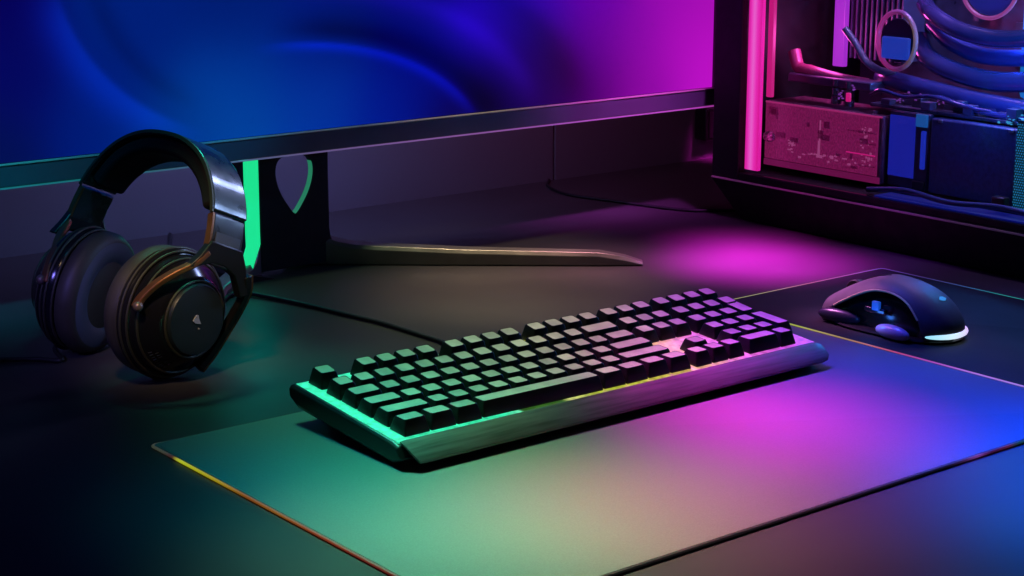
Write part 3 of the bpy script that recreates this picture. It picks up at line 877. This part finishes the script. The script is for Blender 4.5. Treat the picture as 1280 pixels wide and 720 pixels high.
# graphics card: pink lit block
gc = pbox('graphics_card', (1.535, 1.600, 1.2710, 1.4480, .0655, .1425), mat('card_shroud', (.12, .04, .07), .5, noise=(90, .35), bump=(300, .4, .001)), bevel=.002)
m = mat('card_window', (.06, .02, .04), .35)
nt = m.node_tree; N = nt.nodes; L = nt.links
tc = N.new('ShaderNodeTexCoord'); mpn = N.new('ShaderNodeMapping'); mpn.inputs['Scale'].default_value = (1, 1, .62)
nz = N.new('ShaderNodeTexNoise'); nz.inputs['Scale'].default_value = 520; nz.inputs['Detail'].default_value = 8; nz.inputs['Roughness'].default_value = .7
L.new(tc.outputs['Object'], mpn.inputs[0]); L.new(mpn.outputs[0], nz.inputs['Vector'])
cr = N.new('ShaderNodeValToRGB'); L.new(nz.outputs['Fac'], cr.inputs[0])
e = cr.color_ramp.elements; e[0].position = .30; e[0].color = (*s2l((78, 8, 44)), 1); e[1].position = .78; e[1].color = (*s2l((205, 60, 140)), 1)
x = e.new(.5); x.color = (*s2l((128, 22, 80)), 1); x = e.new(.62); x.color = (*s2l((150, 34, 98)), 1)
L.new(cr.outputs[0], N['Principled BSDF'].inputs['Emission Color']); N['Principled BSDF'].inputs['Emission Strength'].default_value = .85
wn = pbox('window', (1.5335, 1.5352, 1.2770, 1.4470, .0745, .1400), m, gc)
pbox('lit_top_edge', (1.5332, 1.5348, 1.2725, 1.4475, .1402, .1420), E_('rail_bright', (185, 45, 118), .8), gc)  # glowing strip stands in for the lit top edge of the card
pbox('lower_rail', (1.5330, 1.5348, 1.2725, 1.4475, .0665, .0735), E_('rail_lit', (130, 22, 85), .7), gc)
random.seed(11)
M['cardchip'] = mat('card_chip', (.10, .02, .05), .3, emit=s2l((96, 12, 60)), estr=.6, noise=(200, .4))
for k in range(15):
    y = 1.285 + random.random() * .150; z = .080 + random.random() * .052
    a, b = random.uniform(.0015, .007), random.uniform(.0012, .0055)
    pbox('chip', (1.5322, 1.5334, y - a, y + a, z - b, z + b), M['cardchip'], gc, .0003)
for k in range(4):
    z = .084 + k * .0125
    pbox('rail', (1.5324, 1.5334, 1.2790, 1.3010 + .02 * (k % 2), z, z + .0011), M['pink2'] if k == 1 else M['cardchip'], gc)
# fine bright lettering-like components in the window
random.seed(5)
bm = bmesh.new()
def speck(y, z, a, b): add_box(bm, 1.5322 - PX, 1.5334 - PX, y - PY, y + a - PY, z, z + b)
speck(1.3605, .088, .0012, .040); speck(1.3622, .086, .0010, .018); speck(1.357, .085, .008, .003)
for k in range(26):
    speck(1.283 + random.random() * .016, .082 + random.random() * .045, random.uniform(.0008, .003), random.uniform(.0008, .003))
for k in range(22):
    speck(1.305 + random.random() * .10, .0795 + random.random() * .010, random.uniform(.0008, .005), random.uniform(.0006, .0022))
for k in range(14):
    speck(1.398 + random.random() * .010, .093 + random.random() * .006, random.uniform(.0008, .003), random.uniform(.0006, .002))
obj('printing', bm, E_('pale_pink', (200, 85, 150), .6), wn)
lobe_c = bmesh.new(); bmesh.ops.create_uvsphere(lobe_c, u_segments=16, v_segments=10, radius=1)
for v in lobe_c.verts: v.co = Vector((1.531 - PX + v.co.x * .003, 1.4385 - PY + v.co.y * .0095, .1005 + v.co.z * .0065))
obj('connector', lobe_c, mat('connector', (.5, .3, .4), .25, metal=.6, noise=(300, .8)), gc)

# blue lit side: drive cage, dark box, mesh
M['blueled'] = E_('blue_lit_panel', (24, 34, 165), .85)
cage = pbox('drive_cage', (1.540, 1.60, 1.2120, 1.2665, .0665, .1500), M['purpdark'], bevel=.0015)
pbox('panel', (1.5385, 1.5398, 1.2300, 1.2650, .0780, .1450), M['blueled'], cage)
pbox('clip', (1.5360, 1.5396, 1.2130, 1.2280, .1360, .1500), E_('cyan_clip', (25, 90, 170), .8), cage, .001)
pbox('clip', (1.5360, 1.5396, 1.2145, 1.2200, .0900, .1320), E_('blue_clip', (28, 48, 190), .8), cage, .001)
pbox('latch', (1.5360, 1.5396, 1.2130, 1.2290, .0670, .0765), M['black'], cage, .001)
psu = pbox('power_supply', (1.535, 1.64, 1.0950, 1.2060, .0665, .1480), mat('supply_box', (.020, .035, .10), .45, noise=(200, .3), bump=(600, .3, .0006)), bevel=.002)
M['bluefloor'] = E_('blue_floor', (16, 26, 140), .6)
pbox('glowing_floor', (1.5060, 1.5340, 1.03, 1.2550, .0587, .0600), M['bluefloor'])  # glowing blue sheet laid on the case floor
# perforated cyan mesh at the right
bm = bmesh.new()
for i in range(26):
    for j in range(34):
        y = 1.0300 + i * .0027 + (j % 2) * .00135; z = .0650 + j * .0027
        if y > 1.0935: continue
        bmesh.ops.create_circle(bm, cap_ends=True, segments=6, radius=.00085, matrix=Matrix.Translation((1.5318 - PX, y - PY, z)) @ Matrix.Rotation(PI / 2, 4, 'Y'))
bmesh.ops.recalc_face_normals(bm, faces=bm.faces[:])
ms = pbox('mesh_panel', (1.5325, 1.5345, 1.0250, 1.0940, .0610, .1580), M['black'])
obj('holes', bm, E_('cyan_glow', (40, 150, 205), .9), ms)
# tubes and cables along the upper right, lit ring
M['tubes'] = mat('soft_tube', (.032, .032, .11), .18, coat=.8, noise=(30, .2))
def ptube(pts, r, m, name='tube', flat=1):
    return tube(name, [Vector((a - PX, b - PY, c)) for a, b, c in catmull(pts, 8)], r, m, pc, 14, flat=flat)
ptube([(1.60, 1.275, .262), (1.585, 1.25, .252), (1.58, 1.21, .2385), (1.58, 1.16, .233), (1.58, 1.10, .240), (1.58, 1.03, .25)], .0095, M['tubes'])
ptube([(1.60, 1.28, .222), (1.585, 1.255, .206), (1.58, 1.22, .195), (1.58, 1.17, .188), (1.58, 1.12, .191), (1.58, 1.03, .20)], .0110, M['tubes'])
ptube([(1.61, 1.27, .240), (1.60, 1.235, .222), (1.595, 1.19, .212), (1.595, 1.13, .214), (1.595, 1.03, .222)], .0090, mat('blue_tube', (.03, .05, .22), .3, coat=.4))
ptube([(1.555, 1.35, .232), (1.558, 1.335, .215), (1.56, 1.322, .198), (1.565, 1.305, .188), (1.57, 1.285, .186)], .0042, mat('grey_hose', (.14, .12, .18), .35), 'hose')
ptube([(1.60, 1.33, .175), (1.575, 1.30, .178), (1.57, 1.24, .173), (1.57, 1.16, .166), (1.57, 1.03, .160)], .0100, mat('blue_hose', (.02, .03, .13), .3, coat=.4), 'hose')
ptube([(1.55, 1.21, .168), (1.55, 1.15, .1585), (1.55, 1.08, .156), (1.55, 1.03, .158)], .0035, M['tubes'], 'hose')
random.seed(33)
M['glint'] = E_('cyan_glint', (60, 165, 215), .9); M['glint2'] = E_('violet_glint', (150, 70, 190), .7)
def glints(name, m, spots_, n, x, sy, sz):  # glowing specks that stand in for glints on the parts
    bm = bmesh.new()
    for cy, cz in spots_:
        for k in range(n):
            y = cy + random.gauss(0, sy); z = cz + random.gauss(0, sz); a, b = random.uniform(.0004, .0016), random.uniform(.0003, .0009)
            add_box(bm, x - .0006 - PX, x + .0006 - PX, y - a - PY, y + a - PY, z - b, z + b)
    obj(name, bm, m, pc)
glints('glint_speck', M['glint'], [(1.100, .1575), (1.086, .1615), (1.115, .1530), (1.073, .156)], 9, 1.5415, .005, .0018)
glints('glint_speck', M['glint2'], [(1.262, .160), (1.235, .166), (1.205, .163), (1.33, .166), (1.345, .155)], 7, 1.5455, .006, .0025)
# header board with sockets over the supply box
hb = pbox('header_board', (1.545, 1.60, 1.035, 1.300, .1500, .1540), M['board'], bevel=.0008)
for k in range(13):
    y = 1.05 + k * .0185
    pbox('socket', (1.5445 + (k % 3) * .008, 1.556 + (k % 3) * .008, y, y + .0125, .1541, .1600 + (k % 4) * .0022), M['purpdark'], hb, .0006)
ptube([(1.545, 1.30, .163), (1.540, 1.28, .170), (1.542, 1.25, .1655), (1.540, 1.21, .1700), (1.545, 1.17, .163), (1.55, 1.14, .160)], .0022, M['tubes'], 'hose')
ptube([(1.512, 1.27, .0635), (1.515, 1.22, .0690), (1.513, 1.16, .0650), (1.520, 1.10, .0680), (1.515, 1.03, .0650)], .0030, mat('floor_cable', (.02, .03, .09), .35), 'hose')
pbox('plug', (1.520, 1.5305, 1.096, 1.112, .0640, .0780), M['black'], None, .0015)
# screws along the visible frame edge
for y in (1.10, 1.19, 1.28):
    pbox('bracket', (1.5335, 1.5348, y, y + .006, .1440, .1475), mat('bracket_steel', (.35, .35, .4), .3, metal=.8), psu if y < 1.2 else gc, .0006)
fan = empty('fan', (1.56 - PX, 1.279 - PY, .2235), parent=pc)
bm = bmesh.new()
add_tube(bm, [Vector((0, .0265 * math.cos(a * PI / 24), .0315 * math.sin(a * PI / 24))) for a in range(48)], .0028, 10, closed=True)
m = mat('ring_tint', (.2, .1, .2), .3, coat=.4)
ramp_emit(m, [(0, s2l((120, 110, 50))), (.35, s2l((90, 30, 60))), (.7, s2l((170, 40, 110))), (1, s2l((200, 50, 140)))], 'Y', (-.028, .028), .6)
obj('ring', bm, m, fan, angle=60)
bm = bmesh.new(); add_lathe_x(bm, [(.001, .0005), (.001, .0235), (.004, .0245)], 40)
obj('disc', bm, mat('disc_dark', (.015, .012, .03), .4), fan)
bm = bmesh.new(); add_box(bm, -.0035, .0008, -.020, .019, -.0205, .004)
obj('hub_light', bm, E_('blue_hub', (24, 60, 185), .85), fan, bevel=.004)
# second ring partly out of view at the top
f2 = empty('fan', (1.56 - PX, 1.160 - PY, .292), parent=pc)
bm = bmesh.new()
add_tube(bm, [Vector((0, .036 * math.cos(a * PI / 24), .036 * math.sin(a * PI / 24))) for a in range(48)], .0022, 10, closed=True)
obj('ring', bm, E_('pink_ring', (175, 70, 150), .7), f2, angle=60)
bm = bmesh.new(); add_lathe_x(bm, [(.002, .0005), (.002, .033), (.006, .034)], 40)
obj('disc', bm, mat('disc_blue', (.03, .05, .2), .4), f2)
# cyan glow on a reservoir at far right
pbox('reservoir', (1.60, 1.64, 1.03, 1.150, .166, .32), mat('reservoir', (.10, .35, .5), .2, emit=s2l((20, 120, 200)), estr=.8), bevel=.012)

# cable on the desk behind
cd = empty('cable', (1.5, 1.55, 0)); tag(cd, 'thin black cable lying on the desk from the computer case towards the wall', 'cable')
pts = [(1.585, 1.475, .0022), (1.5397, 1.4968, .0022), (1.515, 1.515, .0022), (1.494, 1.533, .0022), (1.478, 1.575, .0022), (1.462, 1.64, .0022), (1.448, 1.705, .0022), (1.465, 1.765, .0022), (1.495, 1.800, .0022)]
tube('sheath', [p - Vector((1.5, 1.55, 0)) for p in catmull(pts, 8)], .0020, M['rubber'], cd, 8)

# ------------------------------------------------------------------ added lamps, unseen, put in to colour the mats, desk and other things
LAMPS = [  # name, kind, place, aim, cone or size, softness or spread, colour, power
    ('mat_fill', 'S', (.61, 1.44, .8), (.61, 1.00, 0), 22, .07, (0, .65, 1), 4),  # unseen spots added for the coloured glow on the mat
    ('mat_fill', 'S', (.62, 1.36, .8), (.62, .91, 0), 22, .07, (0, .80, 1), 16),
    ('mat_fill', 'S', (.60, 1.25, .8), (.60, .80, 0), 21, .07, (.34, 1, .55), 44),
    ('mat_fill', 'S', (.70, 1.32, .8), (.70, .87, 0), 23, .07, (.06, 1, .34), 33),
    ('mat_fill', 'S', (.76, 1.25, .8), (.755, .79, 0), 19, .07, (1, .20, .24), 74),
    ('mat_fill', 'S', (.95, 1.35, .8), (.962, .905, 0), 14.5, .07, (1, .02, .62), 128),
    ('mat_fill', 'S', (.90, 1.27, .8), (.893, .810, 0), 13, .07, (1, .10, .62), 52),
    ('mat_fill', 'S', (.90, 1.23, .8), (.90, .78, 0), 24, .07, (.05, .12, 1), 26),
    ('mat_fill', 'S', (1.07, 1.33, .8), (1.07, .88, 0), 24, .07, (0, .035, 1), 66),
    ('mat_fill', 'S', (1.12, 1.24, .8), (1.12, .80, 0), 24, .07, (0, .03, 1), 14),
    ('front_fill', 'S', (1.08, 1.07, .8), (1.08, .62, 0), 26, .07, (0, .05, 1), 190),  # unseen, added to tint the desk and mat front
    ('front_fill', 'S', (.77, 1.12, .8), (.755, .68, 0), 14, .07, (1, .45, .9), 9),
    ('front_fill', 'S', (.97, 1.05, .8), (.965, .63, 0), 17, .07, (0, .13, 1), 90),
    ('keys_fill', 'S', (.74, 1.46, .8), (.74, 1.08, 0), 24, .07, (.12, 1, .45), 14),  # added overhead to colour the keys
    ('keys_fill', 'S', (.90, 1.46, .8), (.90, 1.08, 0), 22, .07, (1, .9, .7), 6),
    ('keys_fill', 'S', (1.05, 1.46, .8), (1.05, 1.08, 0), 22, .07, (1, .12, .9), 6),
    ('desk_fill', 'S', (.95, 1.48, .8), (.95, 1.22, 0), 26, .05, (.80, 1, .56), 13),  # unseen spots added above to brighten the desk top
    ('desk_fill', 'S', (1.08, 1.49, .8), (1.08, 1.34, 0), 26, .05, (1, .68, .42), 27),
    ('desk_fill', 'S', (.98, 1.49, .8), (.98, 1.44, 0), 26, .05, (.6, 1, .6), 4),
    ('desk_fill', 'S', (1.12, 1.49, .8), (1.17, 1.50, 0), 24, .05, (1, .75, .5), 9),
    ('pool_fill', 'S', (1.33, 1.41, .55), (1.355, 1.285, 0), 22.5, .05, (1, .025, .92), 150),  # added spots standing in for the case's magenta spill on the desk
    ('pool_fill', 'S', (1.33, 1.40, .55), (1.405, 1.365, 0), 17, .05, (1, .02, .85), 50),
    ('pool_fill', 'S', (1.27, 1.42, .6), (1.24, 1.37, 0), 22, .05, (1, .35, .50), 14),
    ('pool_fill', 'S', (1.36, 1.35, .55), (1.45, 1.21, 0), 17, .05, (.36, .03, 1), 10),
    ('small_mat_fill', 'S', (1.33, 1.36, .8), (1.33, .95, 0), 26, .05, (.06, .12, 1), 14),  # unseen, added to turn the small mat blue
    ('mouse_fill', 'S', (1.16, 1.36, .42), (1.235, 1.06, .03), 12, .03, (1, .28, .9), 24),  # added to brighten the mouse shell
    ('mouse_fill', 'P', (1.205, 1.006, .022), None, 0, .004, (.05, .22, 1), .012),
    ('stand_fill', 'A', (.885, 1.535, .1), (.74, 1.28, 0), (.03, .1), 2.4, (0, 1, .9), .012),
    ('stand_fill', 'S', (.80, 1.44, .62), (.725, 1.25, 0), 22, .05, (.02, 1, .75), 7),  # unseen spot added above for the strip's green pool
    ('wall_fill', 'A', (.55, 1.6, .4), (.6, 1.81, .12), (.5, .06), 2.2, (.40, .28, 1), .14),  # added, hidden behind the monitor, to tint the wall
    ('wall_fill', 'A', (1.0, 1.6, .4), (1.05, 1.81, .12), (.3, .06), 2.2, (.33, .34, 1), 1.15),
    ('wall_fill', 'A', (1.4, 1.6, .4), (1.45, 1.81, .12), (.3, .06), 2.2, (1, .06, .35), .12),
    ('backlight_lamp', 'S', (1.80, 1.64, .20), (1.835, 1.80, .0), 30, .03, (1, .02, .75), 12),
    ('chin_fill', 'A', (.55, .95, 1.0), (.60, 1.53, .14), (.2, .1), .28, (.02, .62, 1), .075),  # unseen, added in front to colour the monitor's chin
    ('chin_fill', 'A', (.80, .95, 1.0), (.84, 1.53, .19), (.12, .06), .14, (.02, .42, 1), .022),
    ('chin_fill', 'A', (1.20, .95, 1.0), (1.40, 1.53, .14), (.2, .1), .22, (.80, .09, 1), .17),
    ('rim_lamp', 'A', (1.50, .90, .40), (.70, 1.26, .13), (.15, .12), .22, (.36, .55, 1), .017),  # added out of view to put highlights on the headband
    ('rim_lamp', 'A', (1.45, 1.32, .55), (.71, 1.27, .16), (.12, .10), .22, (.40, .50, 1), .011),
    ('side_lamp', 'S', (.22, 1.05, .34), (.62, 1.34, .06), 17, .04, (.22, .18, 1), 6.5),  # unseen, added to turn the ear cups blue
    ('warm_lamp', 'S', (.36, .92, .62), (.675, 1.285, .07), 16, .04, (1, .68, .40), 10),  # unseen, added to warm the copper arms
    ('case_lamp', 'P', (1.60, 1.12, .225), None, 0, .02, (.05, .20, 1), 4.6),
    ('case_lamp', 'P', (1.517, 1.13, .190), None, 0, .006, (.04, .14, 1), .28),
    ('case_lamp', 'A', (1.535, 1.18, .43), (1.58, 1.15, .2), (.20, .015), 2.4, (.55, .30, 1), 1.1),  # added for a highlight streak along the tubes
    ('case_lamp', 'P', (1.55, 1.05, .275), None, 0, .01, (.03, .45, 1), 1.3),
    ('case_lamp', 'P', (1.565, 1.39, .215), None, 0, .02, (1, .1, .6), .40),
]
for name, kind, loc, aim, a, b, colour, power in LAMPS:
    l = bpy.data.lights.new(name, {'S': 'SPOT', 'A': 'AREA', 'P': 'POINT'}[kind])
    l.energy = power; l.color = colour
    if kind == 'S': l.spot_size = math.radians(a); l.spot_blend = 1; l.shadow_soft_size = b
    elif kind == 'A': l.shape = 'RECTANGLE'; l.size, l.size_y = a; l.spread = b
    else: l.shadow_soft_size = b
    o = bpy.data.objects.new(name, l); COL.objects.link(o); o.location = loc
    if aim: o.rotation_euler = (Vector(aim) - Vector(loc)).to_track_quat('-Z', 'Y').to_euler()
